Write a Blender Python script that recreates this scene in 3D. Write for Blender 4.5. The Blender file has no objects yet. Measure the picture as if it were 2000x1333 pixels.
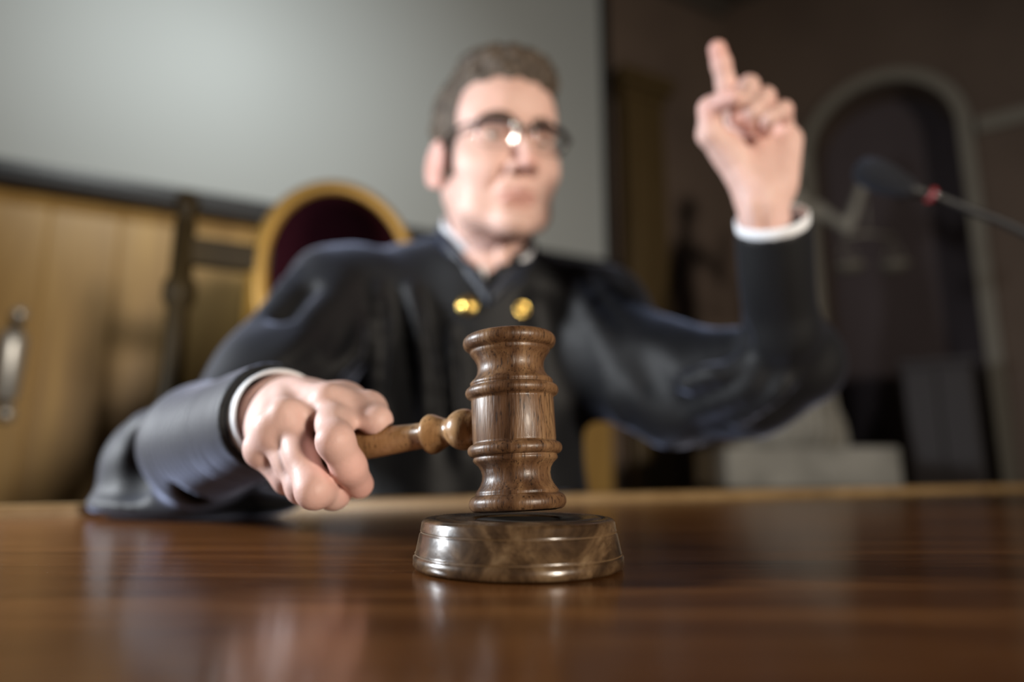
import bpy, bmesh, math, random
import numpy as np
from mathutils import Vector, Matrix, Quaternion

C = bpy.context.scene.collection
sc = bpy.context.scene
R = math.radians
T = 0.75                       # height of the desk top above the floor

# ------------------------------------------------------------------ camera
FPX = 24.0 / 36.0 * 2000.0
PITCH = R(10.5)
CAM = Vector((0.0, 0.0, T + 0.0473))
cd = bpy.data.cameras.new('camera')
cam = bpy.data.objects.new('camera', cd)
C.objects.link(cam)
cam.location = CAM
cam.rotation_euler = (R(90) + PITCH, 0, 0)
cd.lens = 24.0
cd.sensor_width = 36.0
cd.clip_start = 0.01
cd.dof.use_dof = True
cd.dof.focus_distance = 0.328
cd.dof.aperture_fstop = 2.4
cd.dof.aperture_blades = 0
sc.camera = cam

# ------------------------------------------------------------------ colour management
sc.view_settings.view_transform = 'Standard'
sc.view_settings.look = 'None'
sc.view_settings.gamma = 1.0
sc.view_settings.use_curve_mapping = False
sc.view_settings.exposure = -0.1
sc.render.film_transparent = False

# ------------------------------------------------------------------ world
w = bpy.data.worlds.new('room_dark')
sc.world = w
w.use_nodes = True
w.node_tree.nodes['Background'].inputs['Color'].default_value = (0.75, 0.8, 1.0, 1)
w.node_tree.nodes['Background'].inputs['Strength'].default_value = 0.012

# ------------------------------------------------------------------ lamps
def area(name, loc, target, size, power, col, spread=180, sizey=None):
    l = bpy.data.lights.new(name, 'AREA')
    l.shape = 'RECTANGLE'
    l.size = size
    l.size_y = sizey or size
    l.energy = power
    l.color = col
    l.spread = R(spread)
    o = bpy.data.objects.new(name, l)
    C.objects.link(o)
    o.location = loc
    o.rotation_euler = (Vector(target) - Vector(loc)).to_track_quat('-Z', 'Y').to_euler()
    return o
area('left_light', (-1.16, 0.50, T + 0.42), (0.0, 0.62, T + 0.20), 0.17, 14.5, (0.91, 0.955, 1.0), 120, 0.28)
area('room_light', (1.80, -1.85, T + 0.42), (-1.0, 2.6, T + 0.85), 0.40, 35, (1.0, 0.89, 0.75), 100)
area('added_screen_light', (-0.75, 0.30, T + 1.75), (-1.15, 2.7, T + 1.50), 0.25, 4.0, (0.96, 1.0, 0.97), 58)  # added lamp with no fixture in the room, brightens the screen's left part

# ------------------------------------------------------------------ helpers
def P(px, py, Y):
    x = (px - 1000.0) / FPX
    u = -(py - 666.5) / FPX
    d = Vector((x, math.cos(PITCH) - u * math.sin(PITCH), math.sin(PITCH) + u * math.cos(PITCH)))
    return CAM + d * (Y / d.y)

def smooth(me):
    me.polygons.foreach_set('use_smooth', [True] * len(me.polygons))

def link(name, me, mat=None, parent=None, sm=True):
    o = bpy.data.objects.new(name, me)
    C.objects.link(o)
    if mat:
        me.materials.append(mat)
    if sm:
        smooth(me)
    if parent:
        o.parent = parent
    return o

def obj(name, bm, mat=None, parent=None, sm=False):
    bmesh.ops.recalc_face_normals(bm, faces=bm.faces)
    me = bpy.data.meshes.new(name)
    bm.to_mesh(me)
    bm.free()
    return link(name, me, mat, parent, sm)

def tag(o, label, cat, group=None):
    o['label'] = label
    o['category'] = cat
    if group:
        o['group'] = group
    return o

def thing(name, label, cat, loc=(0, 0, 0), group=None):
    o = bpy.data.objects.new(name, None)
    o.empty_display_size = 0.05
    C.objects.link(o)
    o.location = loc
    return tag(o, label, cat, group)

def struct(name, bm, mat, sm=False):
    o = obj(name, bm, mat, None, sm)
    o['kind'] = 'structure'
    return o

def keep(root, *obs):
    # children built in world coordinates keep their place under a moved root
    for o in obs:
        o.parent = root
        o.matrix_parent_inverse = Matrix.Translation(root.location).inverted() @ Matrix.Identity(4)

def box(bm, lo, hi, M=None, bevel=0.0):
    r = bmesh.ops.create_cube(bm, size=1.0)
    vs = r['verts']
    lo, hi = Vector(lo), Vector(hi)
    for v in vs:
        v.co = Vector(((v.co.x + .5) * (hi.x - lo.x) + lo.x, (v.co.y + .5) * (hi.y - lo.y) + lo.y, (v.co.z + .5) * (hi.z - lo.z) + lo.z))
    if bevel > 0:
        es = list({e for v in vs for e in v.link_edges})
        rr = bmesh.ops.bevel(bm, geom=es, offset=bevel, segments=2, profile=0.5, affect='EDGES')
        vs = list({v for f in rr['faces'] for v in f.verts} | {v for v in vs if v.is_valid})
    if M:
        for v in vs:
            v.co = M @ v.co
    return vs

def frame(origin, zdir, xhint=(1, 0, 0)):
    z = Vector(zdir).normalized()
    x = Vector(xhint)
    x = (x - z * x.dot(z)).normalized()
    y = z.cross(x)
    M = Matrix((x, y, z)).transposed().to_4x4()
    M.translation = Vector(origin)
    return M

def lathe(bm, prof, M=None, seg=96, sx=1.0, sy=1.0):
    # prof: list of (radius, height) from bottom to top; closed with poles where radius 0
    M = M or Matrix.Identity(4)
    rings = []
    for r, h in prof:
        if r < 1e-7:
            rings.append([bm.verts.new(M @ Vector((0, 0, h)))])
        else:
            rings.append([bm.verts.new(M @ Vector((r * sx * math.cos(2 * math.pi * i / seg), r * sy * math.sin(2 * math.pi * i / seg), h))) for i in range(seg)])
    for a, b in zip(rings[:-1], rings[1:]):
        for i in range(seg):
            j = (i + 1) % seg
            if len(a) == 1 and len(b) == 1:
                continue
            if len(a) == 1:
                bm.faces.new((a[0], b[j], b[i]))
            elif len(b) == 1:
                bm.faces.new((a[i], a[j], b[0]))
            else:
                bm.faces.new((a[i], a[j], b[j], b[i]))

def tube(bm, pts, rad, seg=16, caps=True):
    pts = [Vector(p) for p in pts]
    n = len(pts)
    rads = rad if isinstance(rad, (list, tuple)) else [rad] * n
    up = Vector((0, 0, 1))
    rings = []
    t0 = (pts[1] - pts[0]).normalized()
    if abs(t0.dot(up)) > .9:
        up = Vector((1, 0, 0))
    x = (up - t0 * up.dot(t0)).normalized()
    for i, p in enumerate(pts):
        t = (pts[min(i + 1, n - 1)] - pts[max(i - 1, 0)]).normalized()
        x = (x - t * x.dot(t)).normalized()
        y = t.cross(x)
        rings.append([bm.verts.new(p + (x * math.cos(2 * math.pi * k / seg) + y * math.sin(2 * math.pi * k / seg)) * rads[i]) for k in range(seg)])
    for a, b in zip(rings[:-1], rings[1:]):
        for k in range(seg):
            j = (k + 1) % seg
            bm.faces.new((a[k], a[j], b[j], b[k]))
    if caps:
        bm.faces.new(list(reversed(rings[0])))
        bm.faces.new(rings[-1])

def catmull(pts, n=10):
    pts = [Vector(p) for p in pts]
    q = [pts[0] * 2 - pts[1]] + pts + [pts[-1] * 2 - pts[-2]]
    out = []
    for i in range(1, len(q) - 2):
        a, b, c, d = q[i - 1:i + 3]
        for k in range(n):
            t = k / n
            out.append(.5 * ((2 * b) + (c - a) * t + (2 * a - 5 * b + 4 * c - d) * t * t + (3 * b - a - 3 * c + d) * t ** 3))
    out.append(pts[-1])
    return out

def arc(cx, cy, r, a0, a1, n=8):
    return [(cx + r * math.cos(R(a0 + (a1 - a0) * i / n)), cy + r * math.sin(R(a0 + (a1 - a0) * i / n))) for i in range(n + 1)]

# ---- implicit surfaces: smooth unions of tapered limbs, meshed with surface nets
class Field:
    def __init__(s, lo, hi, h):
        s.h = h
        s.lo = np.array(lo, np.float32)
        s.n = np.ceil((np.array(hi) - np.array(lo)) / h).astype(int) + 1
        s.d = np.full(tuple(s.n), 0.2, np.float32)
        s.ax = [s.lo[i] + h * np.arange(s.n[i], dtype=np.float32) for i in range(3)]
    def sub(s, lo, hi):
        a = np.clip(np.floor((np.array(lo) - s.lo) / s.h).astype(int), 0, s.n)
        b = np.clip(np.ceil((np.array(hi) - s.lo) / s.h).astype(int) + 1, 0, s.n)
        if np.any(b <= a):
            return None
        sl = tuple(slice(a[i], b[i]) for i in range(3))
        X = s.ax[0][sl[0]][:, None, None]; Y = s.ax[1][sl[1]][None, :, None]; Z = s.ax[2][sl[2]][None, None, :]
        return sl, X, Y, Z
    @staticmethod
    def smin(a, b, k):
        if k <= 0:
            return np.minimum(a, b)
        h = np.maximum(k - np.abs(a - b), 0) / k
        return np.minimum(a, b) - h * h * k * .25
    def comb(s, sl, d, k, cut):
        if cut:
            s.d[sl] = -s.smin(-s.d[sl], d, k)
        else:
            s.d[sl] = s.smin(s.d[sl], d, k)
    def cap(s, a, b, ra, rb=None, k=.005, cut=False):
        rb = ra if rb is None else rb
        a = np.array(a, np.float32); b = np.array(b, np.float32)
        m = max(ra, rb) + k + 4 * s.h
        r = s.sub(np.minimum(a, b) - m, np.maximum(a, b) + m)
        if r is None: return s
        sl, X, Y, Z = r
        ab = b - a
        L2 = float(ab @ ab) + 1e-12
        t = np.clip(((X - a[0]) * ab[0] + (Y - a[1]) * ab[1] + (Z - a[2]) * ab[2]) / L2, 0, 1)
        d = np.sqrt((X - a[0] - t * ab[0]) ** 2 + (Y - a[1] - t * ab[1]) ** 2 + (Z - a[2] - t * ab[2]) ** 2) - (ra + (rb - ra) * t)
        s.comb(sl, d, k, cut)
        return s
    def chain(s, pts, rs, k=.004, cut=False, kin=.003):
        # a limb of several bones, joined tightly with itself and softly with the rest
        pts = [np.array(p, np.float32) for p in pts]
        m = max(rs) + k + 4 * s.h
        r = s.sub(np.min(pts, 0) - m, np.max(pts, 0) + m)
        if r is None: return s
        sl, X, Y, Z = r
        acc = None
        for i in range(len(pts) - 1):
            a, b = pts[i], pts[i + 1]
            ab = b - a
            t = np.clip(((X - a[0]) * ab[0] + (Y - a[1]) * ab[1] + (Z - a[2]) * ab[2]) / (float(ab @ ab) + 1e-12), 0, 1)
            d = np.sqrt((X - a[0] - t * ab[0]) ** 2 + (Y - a[1] - t * ab[1]) ** 2 + (Z - a[2] - t * ab[2]) ** 2) - (rs[i] + (rs[i + 1] - rs[i]) * t)
            acc = d if acc is None else s.smin(acc, d, kin)
        s.comb(sl, acc, k, cut)
        return s
    def ell(s, c, r3, k=.01, cut=False, rot=None):
        c = np.array(c, np.float32); r3 = np.array(r3, np.float32)
        m = float(np.max(r3)) + k + 4 * s.h
        r = s.sub(c - m, c + m)
        if r is None: return s
        sl, X, Y, Z = r
        X = X - c[0]; Y = Y - c[1]; Z = Z - c[2]
        if rot is not None:
            M = np.array(rot.to_3x3().transposed())
            X, Y, Z = (M[i, 0] * X + M[i, 1] * Y + M[i, 2] * Z for i in range(3))
        k0 = np.sqrt((X / r3[0]) ** 2 + (Y / r3[1]) ** 2 + (Z / r3[2]) ** 2)
        k1 = np.sqrt((X / r3[0] ** 2) ** 2 + (Y / r3[1] ** 2) ** 2 + (Z / r3[2] ** 2) ** 2) + 1e-9
        s.comb(sl, k0 * (k0 - 1) / k1, k, cut)
        return s
    def fn(s, f, lo=None, hi=None, k=0, cut=False):
        lo = s.lo if lo is None else lo
        hi = s.lo + s.h * s.n if hi is None else hi
        r = s.sub(lo, hi)
        if r is None: return s
        sl, X, Y, Z = r
        s.comb(sl, np.broadcast_to(f(X, Y, Z), s.d[sl].shape), k, cut)
        return s
    def plane(s, p, n, k=0.0):
        # keeps the side n points away from
        n = Vector(n).normalized()
        return s.fn(lambda X, Y, Z: -((X - p[0]) * n[0] + (Y - p[1]) * n[1] + (Z - p[2]) * n[2]), k=k, cut=True)
    def disp(s, f):
        X, Y, Z = s.ax[0][:, None, None], s.ax[1][None, :, None], s.ax[2][None, None, :]
        s.d = s.d + f(X, Y, Z).astype(np.float32)
        return s
    def mesh(s):
        d = s.d.copy()
        for ax in range(3):       # close the surface at the grid border
            sl = [slice(None)] * 3
            for e in (0, -1):
                sl[ax] = e
                d[tuple(sl)] = np.maximum(d[tuple(sl)], .001)
        neg = d < 0
        nx, ny, nz = d.shape
        c = np.zeros((nx - 1, ny - 1, nz - 1), np.int8)
        for i in (0, 1):
            for j in (0, 1):
                for k in (0, 1):
                    c += neg[i:nx - 1 + i, j:ny - 1 + j, k:nz - 1 + k]
        act = (c > 0) & (c < 8)
        idx = np.full(c.shape, -1, np.int64)
        ii = np.argwhere(act)
        idx[act] = np.arange(len(ii))
        acc = np.zeros((len(ii), 3)); cnt = np.zeros(len(ii))
        cor = [(i, j, k) for i in (0, 1) for j in (0, 1) for k in (0, 1)]
        for a in cor:
            for ax in range(3):
                if a[ax] == 1: continue
                b = list(a); b[ax] = 1
                va = d[ii[:, 0] + a[0], ii[:, 1] + a[1], ii[:, 2] + a[2]]
                vb = d[ii[:, 0] + b[0], ii[:, 1] + b[1], ii[:, 2] + b[2]]
                m = (va < 0) != (vb < 0)
                t = np.where(m, va / np.where(m, va - vb, 1), 0)
                p = np.tile(np.array(a, float), (len(ii), 1)); p[:, ax] = t
                acc[m] += p[m]; cnt[m] += 1
        V = s.lo + s.h * (ii + acc / cnt[:, None])
        F = []
        for ax in range(3):
            u, v = [(1, 2), (2, 0), (0, 1)][ax]
            sa = [slice(None)] * 3; sb = [slice(None)] * 3
            sa[ax] = slice(0, -1); sb[ax] = slice(1, None)
            A = neg[tuple(sa)]; B = neg[tuple(sb)]
            e = np.argwhere(A != B)
            e = e[(e[:, u] > 0) & (e[:, v] > 0) & (e[:, u] < d.shape[u] - 1) & (e[:, v] < d.shape[v] - 1)]
            q = []
            for du, dv in ((-1, -1), (0, -1), (0, 0), (-1, 0)):
                g = e.copy(); g[:, u] += du; g[:, v] += dv
                q.append(idx[g[:, 0], g[:, 1], g[:, 2]])
            q = np.stack(q, 1)
            fl = B[e[:, 0], e[:, 1], e[:, 2]]
            q[fl] = q[fl][:, ::-1]
            F.append(q)
        F = np.concatenate(F)
        F = F[(F >= 0).all(1)]
        return V, F

def mesh_from(name, parts):
    vs, fs, off = [], [], 0
    for V, F in parts:
        vs.append(V); fs.append(F + off); off += len(V)
    V = np.concatenate(vs); F = np.concatenate(fs)
    me = bpy.data.meshes.new(name)
    me.vertices.add(len(V)); me.vertices.foreach_set('co', V.astype(np.float32).ravel())
    me.loops.add(len(F) * 4); me.loops.foreach_set('vertex_index', F.astype(np.int32).ravel())
    me.polygons.add(len(F)); me.polygons.foreach_set('loop_start', np.arange(0, len(F) * 4, 4, dtype=np.int32))
    me.update(calc_edges=True)
    me.validate()
    return me

def relax(V, F, it=2, lam=.5):
    for _ in range(it):
        S = np.zeros_like(V); n = np.zeros(len(V))
        for a, b in ((0, 1), (1, 2), (2, 3), (3, 0)):
            np.add.at(S, F[:, a], V[F[:, b]]); np.add.at(S, F[:, b], V[F[:, a]])
            np.add.at(n, F[:, a], 1); np.add.at(n, F[:, b], 1)
        V = V + lam * (S / np.maximum(n, 1)[:, None] - V)
    return V, F

# ------------------------------------------------------------------ materials
def mat(name, base=(.5, .5, .5), rough=.5, metal=0.0, **kw):
    m = bpy.data.materials.new(name)
    m.use_nodes = True
    b = m.node_tree.nodes['Principled BSDF']
    b.inputs['Base Color'].default_value = (*base, 1)
    b.inputs['Roughness'].default_value = rough
    b.inputs['Metallic'].default_value = metal
    for k, v in kw.items():
        b.inputs[k.replace('_', ' ')].default_value = v
    return m

def nodes(m):
    nt = m.node_tree
    return nt, nt.nodes['Principled BSDF']

def add(nt, typ, **kw):
    n = nt.nodes.new(typ)
    for k, v in kw.items():
        if k in n.inputs:
            n.inputs[k].default_value = v
        else:
            setattr(n, k, v)
    return n

def ramp(nt, src, stops):
    r = nt.nodes.new('ShaderNodeValToRGB')
    el = r.color_ramp.elements
    while len(el) < len(stops):
        el.new(.5)
    for e, (p, c) in zip(el, stops):
        e.position = p
        e.color = (*c, 1)
    nt.links.new(src, r.inputs['Fac'])
    return r.outputs['Color']

def wood(name, stops, scale=(1, 1, 1), nscale=6, rough=.35, bump=.1, rvar=.1, pores=None, rot=(0, 0, 0), coat=0.0, dist=.6, spec=.5):
    m = mat(name, rough=rough)
    nt, b = nodes(m)
    tc = add(nt, 'ShaderNodeTexCoord')
    mp = add(nt, 'ShaderNodeMapping')
    mp.inputs['Scale'].default_value = scale
    mp.inputs['Rotation'].default_value = rot
    nt.links.new(tc.outputs['Object'], mp.inputs['Vector'])
    n1 = add(nt, 'ShaderNodeTexNoise', Scale=nscale, Detail=8.0, Roughness=.6, Distortion=dist)
    nt.links.new(mp.outputs[0], n1.inputs['Vector'])
    col = ramp(nt, n1.outputs['Fac'], stops)
    if pores:
        n2 = add(nt, 'ShaderNodeTexNoise', Scale=nscale * 9, Detail=4.0, Roughness=.7)
        mp2 = add(nt, 'ShaderNodeMapping')
        mp2.inputs['Scale'].default_value = scale
        mp2.inputs['Rotation'].default_value = rot
        nt.links.new(tc.outputs['Object'], mp2.inputs['Vector'])
        nt.links.new(mp2.outputs[0], n2.inputs['Vector'])
        fac = ramp(nt, n2.outputs['Fac'], [(.34, (1, 1, 1)), (.47, (0, 0, 0))])
        mx = add(nt, 'ShaderNodeMixRGB')
        sc_ = add(nt, 'ShaderNodeMath', operation='MULTIPLY')
        sc_.inputs[1].default_value = pores[1]
        nt.links.new(fac, sc_.inputs[0])
        nt.links.new(sc_.outputs[0], mx.inputs['Fac'])
        nt.links.new(col, mx.inputs['Color1'])
        mx.inputs['Color2'].default_value = (*pores[0], 1)
        col = mx.outputs[0]
    nt.links.new(col, b.inputs['Base Color'])
    mr = add(nt, 'ShaderNodeMapRange')
    mr.inputs['To Min'].default_value = rough - rvar
    mr.inputs['To Max'].default_value = rough + rvar
    nt.links.new(n1.outputs['Fac'], mr.inputs['Value'])
    nt.links.new(mr.outputs[0], b.inputs['Roughness'])
    b.inputs['Coat Weight'].default_value = coat
    b.inputs['Coat Roughness'].default_value = .12
    b.inputs['Specular IOR Level'].default_value = spec
    if bump:
        bp = add(nt, 'ShaderNodeBump', Strength=bump, Distance=.0006)
        n3 = add(nt, 'ShaderNodeTexNoise', Scale=nscale * 7, Detail=3.0)
        nt.links.new(mp.outputs[0], n3.inputs['Vector'])
        nt.links.new(n3.outputs['Fac'], bp.inputs['Height'])
        nt.links.new(bp.outputs[0], b.inputs['Normal'])
    return m

def bumpy(m, scale, strength, distance=.002, detail=3.0):
    nt, b = nodes(m)
    tc = add(nt, 'ShaderNodeTexCoord')
    n = add(nt, 'ShaderNodeTexNoise', Scale=scale, Detail=detail)
    bp = add(nt, 'ShaderNodeBump', Strength=strength, Distance=distance)
    nt.links.new(tc.outputs['Object'], n.inputs['Vector'])
    nt.links.new(n.outputs['Fac'], bp.inputs['Height'])
    nt.links.new(bp.outputs[0], b.inputs['Normal'])
    return m

def mottle(m, a, b_, scale=3.0, detail=4.0, at=(.35, .65)):
    nt, b = nodes(m)
    tc = add(nt, 'ShaderNodeTexCoord')
    n = add(nt, 'ShaderNodeTexNoise', Scale=scale, Detail=detail)
    nt.links.new(tc.outputs['Object'], n.inputs['Vector'])
    nt.links.new(ramp(nt, n.outputs['Fac'], [(at[0], a), (at[1], b_)]), b.inputs['Base Color'])
    return m

M_desk = wood('desk_veneer', [(.30, (.066, .022, .006)), (.5, (.125, .045, .012)), (.72, (.20, .078, .022))], scale=(1.0, 9, 1), nscale=3.2,
              rough=.21, bump=.10, rvar=.04, rot=(0, 0, R(27.8) * -1), coat=.08, dist=1.2, pores=((.06, .02, .008), .35))
def dust(m):
    nt, b = nodes(m)
    tc = add(nt, 'ShaderNodeTexCoord')
    v = add(nt, 'ShaderNodeTexVoronoi', Scale=330.0)
    nt.links.new(tc.outputs['Object'], v.inputs['Vector'])
    n = add(nt, 'ShaderNodeTexNoise', Scale=14.0, Detail=3.0)
    nt.links.new(tc.outputs['Object'], n.inputs['Vector'])
    a = add(nt, 'ShaderNodeMath', operation='LESS_THAN'); a.inputs[1].default_value = .10
    nt.links.new(v.outputs['Distance'], a.inputs[0])
    c = add(nt, 'ShaderNodeMath', operation='GREATER_THAN'); c.inputs[1].default_value = .47
    nt.links.new(n.outputs['Fac'], c.inputs[0])
    sep = add(nt, 'ShaderNodeSeparateColor')
    nt.links.new(v.outputs['Color'], sep.inputs[0])
    e = add(nt, 'ShaderNodeMath', operation='GREATER_THAN'); e.inputs[1].default_value = .72
    nt.links.new(sep.outputs[0], e.inputs[0])
    p = add(nt, 'ShaderNodeMath', operation='MULTIPLY'); q = add(nt, 'ShaderNodeMath', operation='MULTIPLY'); r = add(nt, 'ShaderNodeMath', operation='MULTIPLY')
    nt.links.new(a.outputs[0], p.inputs[0]); nt.links.new(c.outputs[0], p.inputs[1])
    nt.links.new(p.outputs[0], q.inputs[0]); nt.links.new(e.outputs[0], q.inputs[1])
    nt.links.new(q.outputs[0], r.inputs[0]); r.inputs[1].default_value = .6
    src = b.inputs['Base Color'].links[0].from_socket
    mx = add(nt, 'ShaderNodeMixRGB')
    nt.links.new(r.outputs[0], mx.inputs['Fac']); nt.links.new(src, mx.inputs['Color1'])
    mx.inputs['Color2'].default_value = (.55, .46, .38, 1)
    nt.links.new(mx.outputs[0], b.inputs['Base Color'])
dust(M_desk)
M_lip = wood('edge_wood', [(.3, (.20, .12, .05)), (.7, (.32, .21, .10))], scale=(1, 12, 12), nscale=3, rough=.35, bump=.05, rot=(0, 0, -R(27.8)))
M_gavel = wood('gavel_wood', [(.28, (.030, .013, .006)), (.45, (.095, .045, .020)), (.60, (.175, .092, .042)), (.78, (.29, .175, .085))], scale=(95, 95, 11), nscale=1.0,
               rough=.42, bump=.45, rvar=.08, pores=((.012, .005, .003), .9), coat=.04, spec=.42, dist=.5)
M_gavel_pale = wood('handle_wood', [(.25, (.15, .070, .026)), (.5, (.34, .185, .080)), (.75, (.50, .30, .14))], scale=(55, 55, 14), nscale=1.0,
                    rough=.30, bump=.3, rvar=.06, pores=((.07, .03, .012), .7), coat=.3, dist=.6)
M_block = wood('sound_block_wood', [(.34, (.020, .011, .006)), (.47, (.060, .034, .017)), (.58, (.115, .068, .034)), (.74, (.23, .155, .085))], scale=(22, 22, 30), nscale=1.1,
               rough=.27, bump=.25, rvar=.06, pores=((.03, .015, .008), .5), coat=.35, dist=2.0)
M_groove = mat('groove_wood', (.11, .062, .025), .6)
M_felt = mat('dark_inset', (.018, .012, .009), .7)

def skin_mat():
    m = mat('skin', (.62, .36, .27), .52, Specular_IOR_Level=.38)
    nt, b = nodes(m)
    b.inputs['Subsurface Weight'].default_value = .12
    b.inputs['Subsurface Radius'].default_value = (.010, .004, .002)
    b.inputs['Subsurface Scale'].default_value = .6
    at = add(nt, 'ShaderNodeAttribute', attribute_name='tone')
    tc = add(nt, 'ShaderNodeTexCoord')
    n = add(nt, 'ShaderNodeTexNoise', Scale=45.0, Detail=4.0)
    nt.links.new(tc.outputs['Object'], n.inputs['Vector'])
    c = ramp(nt, n.outputs['Fac'], [(.35, (.90, .87, .86)), (.65, (1.0, 1.0, 1.0))])
    mx = add(nt, 'ShaderNodeMixRGB', blend_type='MULTIPLY')
    mx.inputs['Fac'].default_value = 1.0
    nt.links.new(at.outputs['Color'], mx.inputs['Color1'])
    nt.links.new(c, mx.inputs['Color2'])
    nt.links.new(mx.outputs[0], b.inputs['Base Color'])
    n2 = add(nt, 'ShaderNodeTexNoise', Scale=420.0, Detail=3.0)
    nt.links.new(tc.outputs['Object'], n2.inputs['Vector'])
    bp = add(nt, 'ShaderNodeBump', Strength=.25, Distance=.0006)
    nt.links.new(n2.outputs['Fac'], bp.inputs['Height'])
    nt.links.new(bp.outputs[0], b.inputs['Normal'])
    return m
M_skin = skin_mat()
M_robe = mat('black_robe_cloth', (.0052, .0054, .0062), .6, Sheen_Weight=.40, Sheen_Roughness=.34, Sheen_Tint=(.62, .70, 1.0, 1), Specular_IOR_Level=.28)
bumpy(M_robe, 1600, .15, .0004)
M_collar = mat('robe_collar_cloth', (.008, .010, .016), .5, Sheen_Weight=.35, Sheen_Tint=(.5, .62, 1.0, 1))
M_shirt = bumpy(mat('white_shirt_cloth', (.80, .82, .86), .7), 900, .15, .0004)
M_brass = mat('gold_button', (.83, .58, .16), .25, 1.0)
M_eye = mat('eye_white', (.62, .58, .55), .15)
M_iris = mat('iris', (.05, .06, .05), .1)
M_frame = mat('glasses_frame', (.018, .012, .012), .25)
def lens_mat():
    # thin glass: clear straight through, mirror-like by Fresnel
    m = bpy.data.materials.new('glasses_lens')
    m.use_nodes = True
    nt = m.node_tree
    out = nt.nodes['Material Output']
    lw = add(nt, 'ShaderNodeLayerWeight', Blend=.5)
    pw = add(nt, 'ShaderNodeMath', operation='POWER'); pw.inputs[1].default_value = 4.0
    nt.links.new(lw.outputs['Facing'], pw.inputs[0])
    fr_ = add(nt, 'ShaderNodeMath', operation='MULTIPLY_ADD'); fr_.inputs[1].default_value = .75; fr_.inputs[2].default_value = .06
    nt.links.new(pw.outputs[0], fr_.inputs[0])
    tr = add(nt, 'ShaderNodeBsdfTransparent')
    gs = add(nt, 'ShaderNodeBsdfGlossy', Roughness=.03)
    mx = add(nt, 'ShaderNodeMixShader')
    nt.links.new(fr_.outputs[0], mx.inputs[0]); nt.links.new(tr.outputs[0], mx.inputs[1]); nt.links.new(gs.outputs[0], mx.inputs[2])
    nt.links.new(mx.outputs[0], out.inputs['Surface'])
    return m
M_lens = lens_mat()
M_brow = mat('eyebrow_hair', (.10, .06, .04), .8)

def hair_mat():
    m = mat('brown_grey_hair', (.12, .085, .06), .55)
    nt, b = nodes(m)
    tc = add(nt, 'ShaderNodeTexCoord')
    mp = add(nt, 'ShaderNodeMapping')
    mp.inputs['Scale'].default_value = (1.0, .28, .6)
    nt.links.new(tc.outputs['Object'], mp.inputs['Vector'])
    n = add(nt, 'ShaderNodeTexNoise', Scale=160.0, Detail=5.0, Roughness=.65)
    nt.links.new(mp.outputs[0], n.inputs['Vector'])
    nt.links.new(ramp(nt, n.outputs['Fac'], [(.34, (.018, .012, .008)), (.52, (.075, .052, .035)), (.70, (.22, .17, .125))]), b.inputs['Base Color'])
    bp = add(nt, 'ShaderNodeBump', Strength=.9, Distance=.004)
    nt.links.new(n.outputs['Fac'], bp.inputs['Height'])
    nt.links.new(bp.outputs[0], b.inputs['Normal'])
    return m
M_hair = hair_mat()
M_screen = mottle(mat('projection_screen', (.43, .465, .475), .75), (.42, .455, .465), (.44, .475, .485), .8)
M_blackbar = mat('black_metal', (.022, .023, .027), .38)
M_blackcloth = mat('black_border', (.004, .004, .005), .9)
M_panel = wood('oak_panelling', [(.3, (.34, .195, .052)), (.7, (.54, .335, .10))], scale=(4, 4, .35), nscale=3, rough=.42, bump=.1, rvar=.05)
M_pilaster = wood('pilaster_wood', [(.3, (.075, .048, .018)), (.7, (.12, .080, .032))], scale=(4, 4, .35), nscale=3, rough=.45, bump=.1)
M_wall = mottle(mat('brown_wall_paint', (.12, .085, .065), .8), (.125, .088, .068), (.165, .118, .09), 1.5)
M_niche = mottle(mat('niche_paint', (.10, .08, .088), .85), (.085, .066, .072), (.115, .092, .10), 1.2)
M_trim = mat('pale_trim', (.26, .24, .20), .7)
M_floor = wood('floor_boards', [(.3, (.05, .025, .012)), (.7, (.09, .045, .02))], scale=(1, 8, 1), nscale=3, rough=.4, bump=.05)
M_ceil = mat('ceiling_paint', (.10, .085, .07), .9)
M_stone = mottle(mat('pale_stone', (.50, .47, .41), .75), (.20, .19, .165), (.30, .285, .25), 9)
M_bronze = mat('scales_metal', (.26, .24, .2), .5, .5)
M_darkbox = mat('dark_cabinet_wood', (.035, .028, .030), .55)
M_gold = mat('gilded_wood', (.46, .27, .06), .42, .3)
M_velvet = bumpy(mat('burgundy_velvet', (.024, .003, .007), .95, 0, Specular_IOR_Level=.1, Sheen_Weight=.05, Sheen_Tint=(.6, .1, .2, 1)), 200, .3)
M_chair = wood(name='dark_chair_wood', spec=.2, stops=[(.3, (.022, .014, .005)), (.7, (.048, .032, .011))], scale=(6, 6, 1), nscale=4, rough=.5, bump=.08)
M_foam = bumpy(mat('foam_windscreen', (.004, .0045, .007), .95, 0, Sheen_Weight=.08, Sheen_Tint=(.5, .6, 1, 1)), 900, .8, .002)
M_neck = mat('mic_neck', (.008, .008, .009), .6)
M_redring = mat('red_ring', (.26, .03, .035), .35)
M_chrome = mat('chrome', (.78, .78, .76), .16, 1.0)
M_steel = mat('brushed_steel', (.80, .79, .76), .42, .75)

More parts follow.
